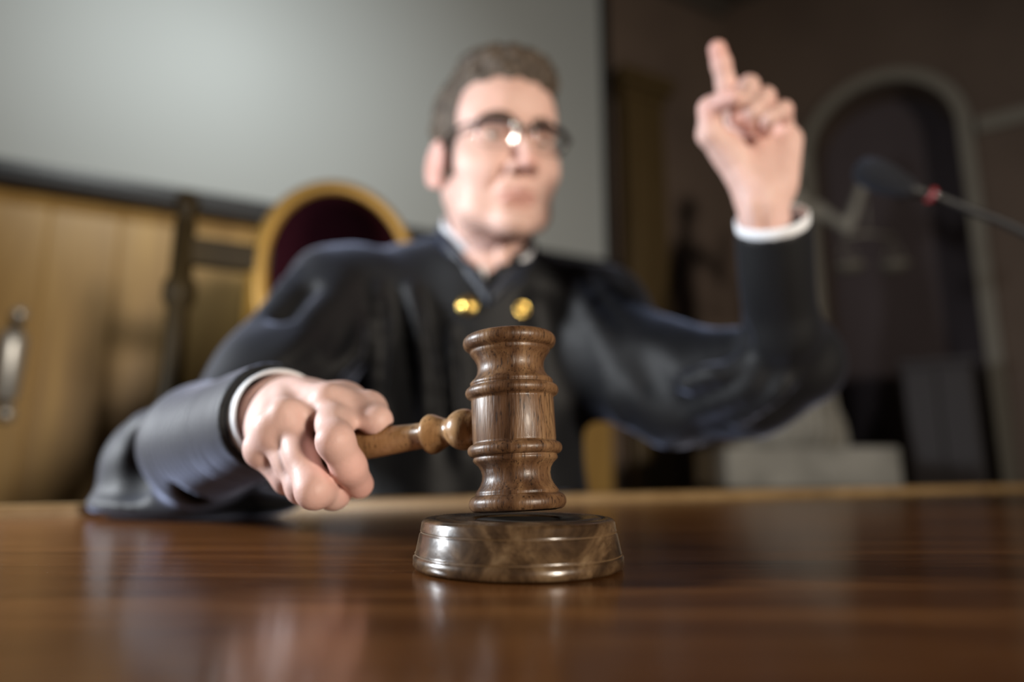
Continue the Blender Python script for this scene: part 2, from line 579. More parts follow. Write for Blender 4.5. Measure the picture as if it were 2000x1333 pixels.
# ------------------------------------------------------------------ room
WD = Vector((.885, .466, 0)).normalized()       # direction of the screen wall and the desk
WN = Vector((WD.y, -WD.x, 0))                   # out of that wall into the room
W0 = P(0, 912, 2.2); W0.z = 0
def on_wall(px, off=0.0):
    # the point on the screen wall (pushed off it) seen in column px along the horizon
    q = P(px, 912, 1.0) - CAM; q.z = 0
    o = W0 + WN * off
    s = (q.x * -o.y + q.y * o.x) / (q.y * -WD.x + q.x * WD.y) if False else None
    A = np.array([[q.x, -WD.x], [q.y, -WD.y]]); B = np.array([o.x, o.y])
    t, s = np.linalg.solve(A, B)
    return Vector((q.x * t, q.y * t, 0)), s
def zat(px, py, pt):
    return P(px, py, pt.y).z
def wframe(pt):
    M = Matrix((WD, -WN, Vector((0, 0, 1)))).transposed().to_4x4()
    M.translation = pt
    return M
CORNER, sC = on_wall(1468)
CEIL = zat(1420, 22, CORNER)
VD = Vector((.806, -.592, 0)).normalized()      # direction of the arch wall, coming nearer to the right
VN = Vector((VD.y, -VD.x, 0))
if VN.y > 0: VN = -VN
MW = wframe(W0)
bm = bmesh.new(); box(bm, (-2.5, 0, 0), (sC + .15, .15, CEIL + .1), MW)
struct('wall_back', bm, M_wall)

def slab(bm, poly, z0, z1):
    a = [bm.verts.new((p[0], p[1], z0)) for p in poly]
    b = [bm.verts.new((p[0], p[1], z1)) for p in poly]
    n = len(poly)
    bm.faces.new(a); bm.faces.new(list(reversed(b)))
    for i in range(n):
        bm.faces.new((a[i], b[i], b[(i + 1) % n], a[(i + 1) % n]))
LB = W0 - WD * 2.5
RE = CORNER + VD * 3.6
hull = [(LB.x, LB.y), (CORNER.x + .1, CORNER.y + .1), (RE.x, RE.y), (RE.x, -2.6), (LB.x - .3, -2.6)]
bm = bmesh.new(); slab(bm, hull, -.1, 0); struct('floor', bm, M_floor)
bm = bmesh.new(); slab(bm, hull, CEIL, CEIL + .1); struct('ceiling', bm, M_ceil)

# arch wall: a real wall with an arched recess
MV = Matrix((VD, -VN, Vector((0, 0, 1)))).transposed().to_4x4()
MV.translation = CORNER
MVi = MV.inverted()
def on_arch(px, off=0.0):
    q = P(px, 912, 1.0) - CAM
    o = CORNER + VN * off
    A = np.array([[q.x, -VD.x], [q.y, -VD.y]]); B = np.array([o.x, o.y])
    t, s = np.linalg.solve(A, B)
    return Vector((q.x * t, q.y * t, 0)), s
pl, sl_ = on_arch(1640); pr, sr_ = on_arch(1955)
hw = (sr_ - sl_) / 2; mid = (sr_ + sl_) / 2
ztop = zat(1745, 178, on_arch(1745)[0])
zspr = ztop - hw * 1.0
def archpts(r, n=24):
    return [(mid + r * math.cos(math.pi * i / n), zspr + r * math.sin(math.pi * i / n)) for i in range(n + 1)]
bm = bmesh.new()
def quadwall(bm, ring, y):   # list of (s,z)
    return [bm.verts.new(MV @ Vector((s, y, z))) for s, z in ring]
inner = [(mid + hw, 0)] + archpts(hw) + [(mid - hw, 0)]
outer = [(3.6, 0), (3.6, CEIL + .1), (-.15, CEIL + .1), (-.15, 0)]
# front face as strips around the opening
iv = quadwall(bm, inner, 0); ib = quadwall(bm, inner, .22)
A0, A1, A2, A3 = quadwall(bm, outer, 0)
ntop = len(inner) // 2
for i in range(1, len(inner) - 2):
    s = A1 if i < ntop else A2
    bm.faces.new((iv[i], iv[i + 1], s))
bm.faces.new((iv[ntop], A1, A2))
bm.faces.new((A0, A1, iv[1], iv[0]))
bm.faces.new((A3, iv[-1], iv[-2], A2))
for i in range(len(inner) - 1):
    bm.faces.new((iv[i], ib[i], ib[i + 1], iv[i + 1]))
struct('wall_right', bm, M_wall)
bm = bmesh.new(); box(bm, (-.15, .22, 0), (3.6, .34, CEIL + .1), MV)
struct('wall_niche', bm, M_niche)
# arch moulding
bm = bmesh.new()
prev = None
ringp = [(mid + hw, 0)] + archpts(hw) + [(mid - hw, 0)]
ringo = [(mid + hw + .06, 0)] + archpts(hw + .06) + [(mid - hw - .06, 0)]
for (a, b_) in zip(ringp, ringo):
    v = [bm.verts.new(MV @ Vector((a[0], y, a[1]))) for y in (.03, -.035)] + [bm.verts.new(MV @ Vector((b_[0], y, b_[1]))) for y in (-.035, .01)]
    if prev:
        for i in range(4):
            bm.faces.new((prev[i], prev[(i + 1) % 4], v[(i + 1) % 4], v[i]))
    prev = v
struct('trim_1', bm, M_trim)
zm = zat(1940, 262, on_arch(1940)[0])
bm = bmesh.new(); box(bm, (mid + hw + .075, -.04, zm - .035), (3.5, 0, zm + .035), MV, .006)
struct('trim_2', bm, M_trim)
# cornice in the ceiling corner
bm = bmesh.new(); box(bm, (-2.5, -.05, CEIL - .06), (sC - .02, 0, CEIL), MW)
struct('trim_3', bm, M_ceil)

# wooden panelling under and beside the screen
p1, s1 = on_wall(1192)
bm = bmesh.new()
for i in range(18):
    a = s1 - .21 * (i + 1); box(bm, (a + .004, -.03, .0), (a + .206, 0, 2.55), MW, .004)
box(bm, (s1 - 18 * .21, -.018, 0), (s1, .0, 2.55), MW)
pn = struct('trim_4', bm, M_panel)
# pilaster with capital
p2, s2 = on_wall(1222); p3, s3 = on_wall(1302)
zc = zat(1240, 168, on_wall(1240)[0])
bm = bmesh.new()
box(bm, (s2, -.09, .12), (s3, 0, zc - .08), MW, .008)
box(bm, (s2 + .03, -.10, .2), (s3 - .03, -.085, zc - .16), MW, .004)
box(bm, (s2 - .02, -.12, 0), (s3 + .02, 0, .12), MW, .008)
box(bm, (s2 - .02, -.11, zc - .10), (s3 + .02, 0, zc - .05), MW, .008)
box(bm, (s2 - .05, -.14, zc - .05), (s3 + .05, 0, zc + .03), MW, .012)
struct('trim_5', bm, M_pilaster)

# ------------------------------------------------------------------ projection screen
SO = .12
sL = -.9
pa, sa = on_wall(1190, SO)
zb0 = zat(0, 352, on_wall(0, SO)[0])
MS = wframe(W0 + WN * SO)
scr = thing('projection_screen', 'large pale grey projection screen with black borders hanging behind the person', 'screen', (W0 + WN * SO + Vector((0, 0, zb0))))
zs0 = zb0
bm = bmesh.new(); box(bm, (sL, 0, zs0 + .03), (sa + .01, .004, CEIL - .12), MS)
o1 = obj('screen_sheet', bm, M_screen)
bm = bmesh.new(); box(bm, (sa + .01, -.001, zs0 + .03), (sa + .07, .005, CEIL - .12), MS)
o2 = obj('screen_border', bm, M_blackcloth)
bm = bmesh.new()
M2 = MS @ Matrix.Translation((sL - .03, 0, zs0)) @ Matrix.Rotation(R(90), 4, 'Y')
lathe(bm, [(0, 0), (.028, 0), (.028, sa + .13 - sL), (0, sa + .13 - sL)], M2, 24)
box(bm, (sL - .02, -.006, zs0 + .02), (sa + .09, .010, zs0 + .055), MS, .003)
o3 = obj('bottom_bar', bm, M_blackbar)
bm = bmesh.new(); box(bm, (sL - .1, -.06, CEIL - .13), (sa + .17, .06, CEIL - .01), MS, .01)
o4 = obj('roller_case', bm, M_blackbar)
keep(scr, o1, o2, o3, o4)

# ------------------------------------------------------------------ pull handle on the panelling
hp, hs = on_wall(16, .03)
hz = zat(8, 720, hp)
MHd = wframe(W0 + WN * .03)
hnd = thing('pull_handle', 'shiny silver pull handle with round knobs on the wood panelling at the left edge', 'handle', (W0 + WD * hs + WN * .03 + Vector((0, 0, hz - .15))))
bm = bmesh.new()
Mh = MHd @ Matrix.Translation((hs - .02, -.07, hz))
lathe(bm, [(0, -.115), (.02, -.115), (.034, -.10), (.041, .06), (.042, .085), (.03, .11), (.012, .115), (0, .115)], Mh, 32)
a1 = obj('grip', bm, M_steel, None, True)
hk = []
for zz, rr in ((.165, .022), (-.150, .024)):
    bm = bmesh.new()
    lathe(bm, [(0, -rr)] + [(rr * math.cos(R(t)), rr * math.sin(R(t))) for t in range(-75, 90, 15)] + [(0, rr)], Mh @ Matrix.Translation((.008, 0, zz)), 24)
    hk.append(obj('knob', bm, M_steel, None, True))
bm = bmesh.new()
for zz in (.13, -.13):
    tube(bm, [Mh @ Vector((0, .0, zz)), Mh @ Vector((0, .072, zz))], .012)
tube(bm, [Mh @ Vector((0, 0, -.17)), Mh @ Vector((0, 0, .18))], .010)
a2 = obj('mount', bm, M_blackbar, None, True)
keep(hnd, a1, a2, *hk)

# ------------------------------------------------------------------ desk
DE = P(700, 985, .815); DE.z = 0
MD = Matrix((WD, -WN, Vector((0, 0, 1)))).transposed().to_4x4()
MD.translation = DE                       # local: x along the rear edge, y away from camera
desk = thing('judge_desk', 'glossy brown wooden desk with a raised pale edge along its far side', 'desk', DE)
bm = bmesh.new(); box(bm, (-1.15, -1.25, T - .04), (2.2, 0, T), MD, .002)
d1 = obj('desktop', bm, M_desk)
bm = bmesh.new(); box(bm, (-1.15, 0, T - .045), (2.2, .022, T + .012), MD, .003)
d2 = obj('rear_edge', bm, M_lip); d2['label'] = 'raised pale wooden edge strip'
bm = bmesh.new()
box(bm, (-1.10, -1.15, 0), (2.15, -1.12, T - .04), MD)
d3 = obj('front_panel', bm, M_desk)
ds = []
for x in (-1.12, 2.12):
    bm = bmesh.new(); box(bm, (x - .02, -1.12, 0), (x + .02, -.06, T - .04), MD)
    ds.append(obj('side_panel', bm, M_desk))
keep(desk, d1, d2, d3, *ds)

# ------------------------------------------------------------------ sound block
BC = P(1012.5, 1107, .343); BC.z = T + .0004
def groove(r, h, w=.0006, dpt=.0006):
    return [(r, h - w), (r - dpt, h), (r, h + w)]
br = .0505
prof = [(0, 0), (.047, 0), (.0495, .0004), (br, .002), (br - .0001, .0056)]
prof += groove(br - .0007, .0066) + [(br - .0011, .0075), (br - .0028, .0158)] + groove(br - .0031, .0168) + [(br - .0033, .0176), (br - .0038, .0212), (br - .0047, .0224), (br - .0062, .0230)]
prof += [(br - .0095, .0230), (br - .0100, .0224), (br - .0105, .0230), (.030, .0227), (.022, .0227), (.021, .0217), (0, .0217)]
blk = thing('sound_block', 'round dark mottled wooden sound block with carved grooves under the gavel', 'sound block', BC)
bm = bmesh.new(); lathe(bm, prof, None, 128)
blkb = obj('block_body', bm, M_block, blk, True)
bm = bmesh.new()
for r, h in ((br - .0012, .0066), (br - .0036, .0168)):
    lathe(bm, [(r, h - .00035), (r + .00025, h), (r, h + .00035), (r - .0006, h), (r, h - .00035)], None, 128)
obj('groove_line', bm, M_groove, blk, True)
bm = bmesh.new(); lathe(bm, [(0, .0215), (.0205, .0215), (.0205, .0221), (0, .0221)], None, 64)
obj('striking_inset', bm, M_felt, blk, False)
for o in (blkb,):
    pass

# ------------------------------------------------------------------ gavel
hd = Vector((-.870, .480, -.095)).normalized()      # handle direction
gu = Vector((-.052, .045, 1)).normalized()
GB = P(1012, 1003, .351)                            # centre of the bottom face
# lowest rim point rests on the block
rim = .0222
low = min((GB + (hd * math.cos(a) + gu.cross(hd) * math.sin(a)) * rim).z for a in [i * .1 for i in range(63)])
GB.z += (T + .0236) - low
gav = thing('gavel', 'turned brown wooden gavel held upright on the sound block', 'gavel', GB)
MG = frame((0, 0, 0), gu, hd) @ Matrix.Scale(1.02, 4)
gh = [(0, 0), (.0185, 0), (.0212, .0006)] + arc(.0200, .0042, .0040, -70, 80, 8)
gh += [(.0203, .0086), (.0206, .0094), (.0200, .0104), (.0184, .0126), (.0172, .0152), (.0169, .0178), (.0174, .0204), (.0187, .0226), (.0203, .0240), (.0211, .0250), (.0210, .0262), (.0205, .0268)]
gh += arc(.0206, .0300, .0031, -80, 80, 8)
gh += [(.0207, .0338), (.0209, .0345)]
half = gh[:]
Hh = .0890
full = half + [(.0209, .0445)] + [(r, Hh - h) for r, h in reversed(half)]
bm = bmesh.new(); lathe(bm, full, MG, 128)
obj('gavel_head', bm, M_gavel, gav, True)
hz0 = .0445
MHn = frame(gu * hz0, hd, gu)
hp_ = [(0, .015), (.0085, .0205)] + [(.0111 * math.sin(R(t)), .0300 - .0111 * math.cos(R(t))) for t in range(52, 140, 8)]
hp_ += [(.0072, .0392), (.0074, .0412), (.0083, .0440), (.0097, .0472), (.0108, .0498), (.0110, .0515), (.0105, .0528), (.0094, .0536), (.0078, .0542), (.0072, .0560), (.0074, .0640), (.0081, .0800), (.0089, .0960), (.0094, .115), (.0096, .124), (.0088, .131), (.005, .1345), (0, .135)]
bm = bmesh.new(); lathe(bm, hp_, MHn, 64)
hh_ = obj('handle', bm, M_gavel_pale, gav, True); hh_['label'] = 'paler turned wooden handle'
def HP(t):     # world point on the handle axis
    return GB + gu * hz0 + hd * t

# ------------------------------------------------------------------ person
person = thing('person', 'man in a black judge robe and glasses gripping a gavel with one finger raised', 'person', (-.12, 1.02, .47))
def mixc(a, b, t):
    return a + (b - a) * t[:, None]

# --- head, in head coordinates (face towards -y), then turned and placed
HYAW, HPIT, HROL = R(22), R(9), R(-1.5)
HC = P(970, 317, .905)
HM = Matrix.Translation(HC) @ Matrix.Rotation(HYAW, 4, 'Z') @ Matrix.Rotation(HPIT, 4, 'X') @ Matrix.Rotation(HROL, 4, 'Y') @ Matrix.Scale(1.045, 4)
NB = HM.inverted() @ P(950, 545, 1.0)
f = Field((-.14, -.135, -.24), (.14, .18, .15), .0021)
f.ell((0, .018, .048), (.074, .096, .083), k=0)
f.ell((0, -.040, .045), (.060, .046, .060), k=.03)
f.ell((0, -.035, -.020), (.060, .050, .055), k=.03)                   # mid face
for s in (-1, 1):
    f.cap((s * .058, .004, -.045), (s * .046, -.030, -.082), .016, .018, k=.02)
    f.cap((s * .046, -.030, -.082), (s * .014, -.066, -.101), .018, .018, k=.02)
    f.cap((s * .050, -.045, -.010), (s * .032, -.066, -.030), .018, .018, k=.02)   # cheekbone
    f.cap((s * .044, -.045, -.03), (s * .036, -.045, -.080), .022, .020, k=.02)
    f.cap((s * .016, -.0835, .030), (s * .046, -.068, .030), .0075, .0075, k=.012)     # brow ridge
f.ell((0, -.058, -.055), (.036, .034, .034), k=.02)
f.ell((0, -.076, -.100), (.021, .016, .017), k=.02)                   # chin
for s in (-1, 1):
    f.ell((s * .031, -.094, .008), (.019, .018, .013), k=.012, cut=True)   # eye sockets
    f.cap((s * .020, -.080, .001), (s * .044, -.072, .0015), .0060, .0055, k=.006)    # lower lid
    f.cap((s * .020, -.083, .0165), (s * .045, -.074, .0160), .0060, .0055, k=.006)    # upper lid
f.chain([(0, -.086, .022), (0, -.100, -.005), (0, -.115, -.028)], [.0072, .0085, .0112], k=.009)
for s in (-1, 1):
    f.ell((s * .0145, -.098, -.032), (.0080, .012, .0082), k=.006)
    f.ell((s * .0075, -.105, -.041), (.0038, .0055, .004), k=.003, cut=True)
    if s < 0: f.cap((s * .020, -.088, -.030), (s * .034, -.076, -.058), .0018, k=.010, cut=True)  # smile fold
f.cap((-.021, -.0845, -.0625), (0, -.0915, -.0600), .0032, .0040, k=.006).cap((0, -.0915, -.0600), (.021, -.0845, -.0625), .0040, .0032, k=.006)
f.cap((-.014, -.0845, -.0705), (.014, -.0845, -.0705), .0040, k=.007)
f.chain([(-.024, -.0830, -.0670), (0, -.0985, -.0652), (.024, -.0830, -.0670)], [.0015, .0016, .0015], k=.003, cut=True)
f.cap((-.012, -.088, -.0840), (.012, -.088, -.0840), .004, k=.01, cut=True)
# ears
for s in (-1, 1):
    Rt = Matrix.Rotation(s * R(-22), 4, 'Z') @ Matrix.Rotation(R(10), 4, 'X')
    f.ell((s * .082, .010, -.012), (.0075, .019, .033), k=.006, rot=Rt)
    f.ell((s * .087, .003, -.008), (.006, .010, .020), k=.004, cut=True, rot=Rt)
    f.ell((s * .079, .004, -.038), (.006, .009, .010), k=.005)
# neck
f.cap((0, .034, -.055), NB, .052, .050, k=.02)
for s in (-1, 1):
    f.cap((s * .050, .025, -.055), NB + Vector((s * .018, -.046, -.01)), .013, .012, k=.02)
f.ell(NB * .6 + Vector((0, -.052, -.05)), (.012, .010, .018), k=.02)
Vh, Fh = relax(*f.mesh(), it=1)
# colours of the face: lips, nose and ears redder, beard shadow cooler, eye sockets darker
low_ = np.clip((-.03 - Vh[:, 2]) / .08, 0, 1) * (Vh[:, 2] > -.145)
Vh[:, 2] = np.where(Vh[:, 2] < -.03, -.03 + (Vh[:, 2] + .03) * .90, Vh[:, 2])
Vh[:, 0] *= np.where(Vh[:, 1] < .0, 1 - .07 * low_, 1)
x, y, z = Vh.T
base = np.array([.71, .46, .39]); red = np.array([.66, .30, .25]); lip = np.array([.56, .27, .23]); beard = np.array([.66, .44, .37])
col = np.tile(base, (len(Vh), 1))
bl = np.clip((-.045 - z) / .02, 0, 1) * np.clip((-y + .02) / .03, 0, 1) * np.clip((z + .125) / .01, 0, 1) * .7
col = mixc(col, beard, bl)
lm = np.clip(1.25 - np.sqrt((x / .023) ** 2 + ((z + .0665) / .0095) ** 2), 0, .25) * 4 * (y < -.074)
col = mixc(col, lip, lm * .7)
er = np.clip((np.abs(x) - .074) / .006, 0, 1) * ((z < .025) & (z > -.055))
col = mixc(col, red, er * .45)
nr = np.clip(1 - np.sqrt((x / .02) ** 2 + ((z + .03) / .02) ** 2), 0, 1) * (y < -.09)
col = mixc(col, red, nr * .6)
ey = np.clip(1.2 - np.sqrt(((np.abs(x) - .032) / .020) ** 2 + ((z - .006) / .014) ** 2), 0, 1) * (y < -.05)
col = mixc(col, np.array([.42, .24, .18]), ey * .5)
colh = col
Mnp = np.array(HM)
Vh = Vh @ Mnp[:3, :3].T + Mnp[:3, 3]

def PV(*a): return np.array(P(*a))

# --- right hand closed round the handle, with its forearm
g = Field(P(430, 1010, .30) - Vector((.03, .0, .0)), P(790, 700, .56) + Vector((.0, .02, .02)), .0011)
lo = np.minimum(PV(450, 1010, .33), PV(450, 1010, .56)); 
g = Field((-.27, .325, T + .005), (-.045, .56, T + .145), .00115)
wr2 = P(440, 858, .56)
mcp = [P(650, 798, .401), P(566, 826, .396), P(537, 852, .398), P(517, 884, .408)]
pip = [P(655, 862, .366), P(614, 958, .374), P(592, 952, .389), P(563, 936, .403)]
dip = [P(681, 911, .376), P(652, 962, .394), P(628, 950, .408), P(602, 930, .418)]
tip = [P(702, 947, .391), P(668, 935, .409), P(645, 922, .418), P(622, 908, .424)]
g.cap(P(560, 796, .468), wr2, .0225, .026, k=.01)
g.cap(P(532, 822, .470), P(430, 872, .56), .0215, .025, k=.015)
wsp = [P(578, 788, .450), P(560, 800, .447), P(543, 816, .449), P(528, 836, .455)]
for i in range(4):
    g.cap(wsp[i], mcp[i], .0150, (.0110, .0106, .0100, .0094)[i], k=.012)
# palm behind the handle
g.cap(P(615, 830, .425), P(565, 880, .425), .015, .014, k=.012)
g.cap(P(600, 800, .44), P(640, 830, .428), .013, .012, k=.012)
rr = [(.0106, .0092, .0092, .0086, .0080), (.0102, .0084, .0092, .0088, .0080), (.0098, .0078, .0086, .0084, .0076), (.0092, .0072, .0080, .0078, .0070)]
for i in (3, 2, 1, 0):
    g.chain([mcp[i], mcp[i] * .5 + pip[i] * .5, pip[i], dip[i], tip[i]], list(rr[i]), k=.0022, kin=.006)
    g.ell(mcp[i] + Vector((-.001, -.003, .003)), (.0092, .0092, .0092), k=.008)
# thumb lying over the handle
g.chain([P(595, 792, .445), P(668, 794, .425), P(718, 802, .405), P(736, 823, .390)], [.0160, .0130, .0106, .0094], k=.009, kin=.006)
g.cap(P(640, 800, .405), P(672, 795, .425), .0105, .0115, k=.012)      # web
# the handle leaves its own room
g.cap(HP(.05), HP(.13), .0086, .0098, k=.001, cut=True)
# tendons
for i in range(3):
    a = wsp[i] + Vector((-.002, -.006, .010)); b_ = mcp[i] + Vector((-.002, -.006, .006))
    g.cap(a + Vector((0, -.001, .001)), b_ + Vector((0, -.001, .001)), .0036, .0046, k=.006)
Vr, Fr = relax(*g.mesh(), it=2)

# --- left hand, forefinger raised
g = Field((.155, .575, T + .20), (.345, .80, T + .52), .0012)
g.cap(P(1476, 415, .672), P(1500, 560, .745), .0175, .024, k=.01)
g.cap(P(1508, 415, .678), P(1522, 560, .750), .0170, .024, k=.012)
g.cap(P(1490, 380, .668), P(1482, 300, .680), .019, .018, k=.015)
lm_ = [P(1440, 243, .690), P(1470, 238, .697), P(1503, 245, .698), P(1532, 262, .694)]
lp_ = [P(1419, 168, .672), P(1462, 168, .664), P(1494, 190, .658), P(1529, 216, .660)]
ld_ = [P(1409, 125, .660), P(1448, 200, .634), P(1468, 215, .630), P(1500, 230, .632)]
lt_ = [P(1401, 96, .652), P(1442, 232, .640), P(1464, 246, .644), P(1494, 256, .648)]
lr = [(.0115, .0106, .0098, .0090), (.0115, .0106, .0096, .0088), (.0112, .0102, .0092, .0084), (.0108, .0096, .0085, .0078)]
for i in range(4):
    base_ = P(1478 + i * 12, 385 - i * 3, .676)
    g.cap(base_, lm_[i], .016, .0125, k=.012)
g.cap(P(1538, 275, .682), P(1522, 355, .674), .0155, .0185, k=.012)      # outer edge of the palm
g.cap(P(1415, 285, .662), P(1470, 372, .668), .0165, .0190, k=.012)       # ball of the thumb
for i in (3, 2, 1, 0):
    g.chain([lm_[i], lp_[i], ld_[i], lt_[i]], list(lr[i]), k=.0028, kin=.004)
g.chain([P(1425, 300, .660), P(1387, 262, .650), P(1386, 212, .640), P(1420, 192, .622), P(1434, 190, .615)], [.0165, .0128, .0110, .0098, .0085], k=.007, kin=.005)
for s_, e_ in (((1468, 400, .655), (1476, 450, .668)), ((1500, 398, .655), (1504, 450, .668))):
    g.cap(P(*s_), P(*e_), .0045, .0045, k=.008)
Vl, Fl = relax(*g.mesh(), it=2)

# --- trunk and arms under the robe
SHR = P(650, 590, .965); SHL = P(1190, 680, 1.03)
ELR = P(410, 890, .72); ELL = P(1540, 735, .83)
g = Field((-.50, .60, .495), (.45, 1.25, 1.16), .008)
g.cap(SHR, SHL, .045, .045, k=.05)
g.cap(P(955, 520, .962), P(955, 600, .960), .030, .030, k=.03)
g.ell((-.09, 1.03, .92), (.15, .085, .24), k=.05)
g.ell((-.10, 1.04, .62), (.15, .10, .14), k=.05)
g.cap(P(950, 520, .97), P(950, 620, 1.0), .055, .06, k=.04)
g.cap(SHR, ELR, .030, .028, k=.03); g.cap(ELR, wr2, .034, .026, k=.02)
g.cap(SHL, ELL, .034, .030, k=.03); g.cap(ELL, P(1510, 560, .748), .034, .028, k=.02)
Vb, Fb = g.mesh()
me = mesh_from('body', [(Vh, Fh), (Vr, Fr), (Vl, Fl), (Vb, Fb)])
tone = np.ones((len(me.vertices), 4), np.float32)
hc = np.array([.70, .465, .405])
tone[:, :3] = hc
tone[:len(Vh), :3] = colh
# knuckles and finger tips are a little redder
def tint(pts, r, t):
    V = np.concatenate([Vh, Vr, Vl, Vb])
    for p in pts:
        d = np.linalg.norm(V - np.array(p), axis=1)
        k_ = np.clip(1 - (d / r) ** 2, 0, 1)[:, None] * t
        tone[:, :3] += (np.array([.66, .31, .26]) - tone[:, :3]) * k_
tint(tip + dip[:1], .016, .65); tint(pip + mcp, .014, .35)
tint(lt_, .017, .75); tint(lp_ + ld_[:1], .015, .4); tint([P(1386, 212, .63), P(1420, 192, .615)], .017, .5)
ca = me.color_attributes.new('tone', 'FLOAT_COLOR', 'POINT')
ca.data.foreach_set('color', tone.ravel())
body = link('body', me, M_skin)

# --- eyes, brows
kids = [body]
eyes = []
for s in (-1, 1):
    bm = bmesh.new()
    c = HM @ Vector((s * .032, -.0705, .0085))
    gaze = (HM.to_3x3() @ Vector((0, -1, .05))).normalized()
    Me = frame(c, gaze)
    R_ = .0122
    lathe(bm, [(0, -R_)] + [(R_ * math.cos(R(t)), R_ * math.sin(R(t))) for t in range(-80, 90, 10)] + [(0, R_)], Me, 24)
    o = obj('eyeball', bm, M_eye, None, True); eyes.append(o)
    o.data.materials.append(M_iris)
    for p in o.data.polygons:
        if (Vector(p.center) - c).normalized().dot(gaze) > math.cos(R(27)):
            p.material_index = 1
    bm = bmesh.new()
    pts = [HM @ Vector((s * a, b, c_)) for a, b, c_ in ((.012, -.0895, .0275), (.022, -.0900, .0310), (.034, -.0850, .0325), (.046, -.0755, .0295), (.051, -.0690, .0255))]
    cp = catmull(pts, 5)
    tube(bm, cp, [.0036 + .0018 * math.sin(math.pi * i / (len(cp) - 1)) for i in range(len(cp))], 10)
    kids.append(obj('eyebrow', bm, M_brow, None, True))
kids += eyes

# --- hair
f = Field((-.105, -.115, -.06), (.105, .145, .165), .0022)
f.ell((0, .020, .052), (.084, .104, .091), k=0)
f.ell((.005, -.045, .100), (.060, .036, .024), k=.02)
f.ell((0, -.020, .118), (.060, .06, .020), k=.02)
f.disp(lambda X, Y, Z: .0016 * np.sin(X * 900 + Y * 160 + 40 * np.sin(Z * 60)) * np.cos(X * 310 - Z * 240) + .0020 * np.sin(X * 260 + Y * 90) * np.sin(Z * 190 + Y * 60))
# hairline: clear forehead, temples, the face, ears and neck
f.ell((0, -.105, .030), (.058, .060, .056), k=.006, cut=True)
f.ell((0, -.120, -.03), (.14, .100, .075), k=.006, cut=True)
for s in (-1, 1):
    f.ell((s * .060, -.085, .040), (.030, .050, .045), k=.006, cut=True)
    f.ell((s * .085, .006, -.012), (.022, .020, .026), k=.004, cut=True)
f.fn(lambda X, Y, Z: -(Z + .020 - (Y) * -.35 + .0 * X), k=.006, cut=True) if False else None
f.plane((0, .02, -.035), (0, -.25, -1), k=.006)
Vg, Fg = f.mesh()
# sideburns
Vg = Vg @ Mnp[:3, :3].T + Mnp[:3, 3]
kids.append(link('hair', mesh_from('hair', [(Vg, Fg)]), M_hair))

# --- glasses
gl_ob = bpy.data.objects.new('glasses', None); C.objects.link(gl_ob); gl_ob.location = HM @ Vector((0, -.10, .01))
gl_ob.empty_display_size = .02
def lens_pts(s, n=40, sc_=1.0):
    out = []
    for i in range(n):
        a = 2 * math.pi * i / n
        ca_, sa_ = math.cos(a), math.sin(a)
        ex = .0265 * sc_ * math.copysign(abs(ca_) ** .6, ca_)
        ez = .0165 * sc_ * math.copysign(abs(sa_) ** .7, sa_)
        px_ = s * .0345 + ex
        out.append(Vector((px_, -.1015 + 3.6 * px_ * px_ - .13 * ez, .0065 + ez)))
    return out
gk = []
for s in (-1, 1):
    lp = lens_pts(s)
    bm = bmesh.new()
    n = len(lp)
    ring = lp + [lp[0], lp[1]]
    # rims thick above, thin below
    tube(bm, [HM @ p for p in ring], [.0006 + .0033 * (p.z > .009) for p in ring], 8, caps=False)
    gk.append(obj('rim', bm, M_frame, None, True))
    bm = bmesh.new()
    c0 = sum(lp, Vector()) / n
    rings_ = []
    for side in (-1, 1):
        rs_ = []
        for q in (1.0, .8, .6, .4, .2):
            rs_.append([bm.verts.new(HM @ (c0 + (p - c0) * q + Vector((0, side * .0007 - .0019 * (1 - q * q), 0)))) for p in lp])
        ct = bm.verts.new(HM @ (c0 + Vector((0, side * .0007 - .0019, 0))))
        for a, b_ in zip(rs_[:-1], rs_[1:]):
            for i in range(n):
                bm.faces.new((a[i], a[(i + 1) % n], b_[(i + 1) % n], b_[i]))
        for i in range(n):
            bm.faces.new((rs_[-1][i], rs_[-1][(i + 1) % n], ct))
        rings_.append(rs_[0])
    for i in range(n):
        bm.faces.new((rings_[0][i], rings_[0][(i + 1) % n], rings_[1][(i + 1) % n], rings_[1][i]))
    gk.append(obj('lens', bm, M_lens, None, True))
    bm = bmesh.new()
    tp = [Vector((s * .061, -.088, .016)), Vector((s * .069, -.082, .016)), Vector((s * .0745, -.06, .0155)), Vector((s * .078, -.03, .014)), Vector((s * .0795, .0, .011)), Vector((s * .081, .016, .002)), Vector((s * .080, .028, -.018))]
    tube(bm, [HM @ p for p in catmull(tp, 5)], .0022, 8)
    gk.append(obj('temple', bm, M_frame, None, True))
bm = bmesh.new()
tube(bm, [HM @ p for p in catmull([Vector((-.0095, -.1010, .012)), Vector((0, -.1065, .0155)), Vector((.0095, -.1010, .012))], 6)], .0020, 8)
gk.append(obj('bridge', bm, M_frame, None, True))
for o in gk:
    o.parent = gl_ob; o.matrix_parent_inverse = Matrix.Translation(gl_ob.location).inverted()

# --- robe
g = Field((-.52, .44, .47), (.47, 1.28, 1.17), .0034)
g.cap(P(655, 575, .97), P(1180, 600, 1.03), .068, .066, k=0)
g.ell((-.085, 1.04, .96), (.205, .118, .20), k=.05)
g.ell((-.085, 1.04, .70), (.205, .125, .30), k=.06)
g.cap(P(950, 540, .985), P(950, 640, 1.02), .070, .085, k=.05)              # rise to the collar
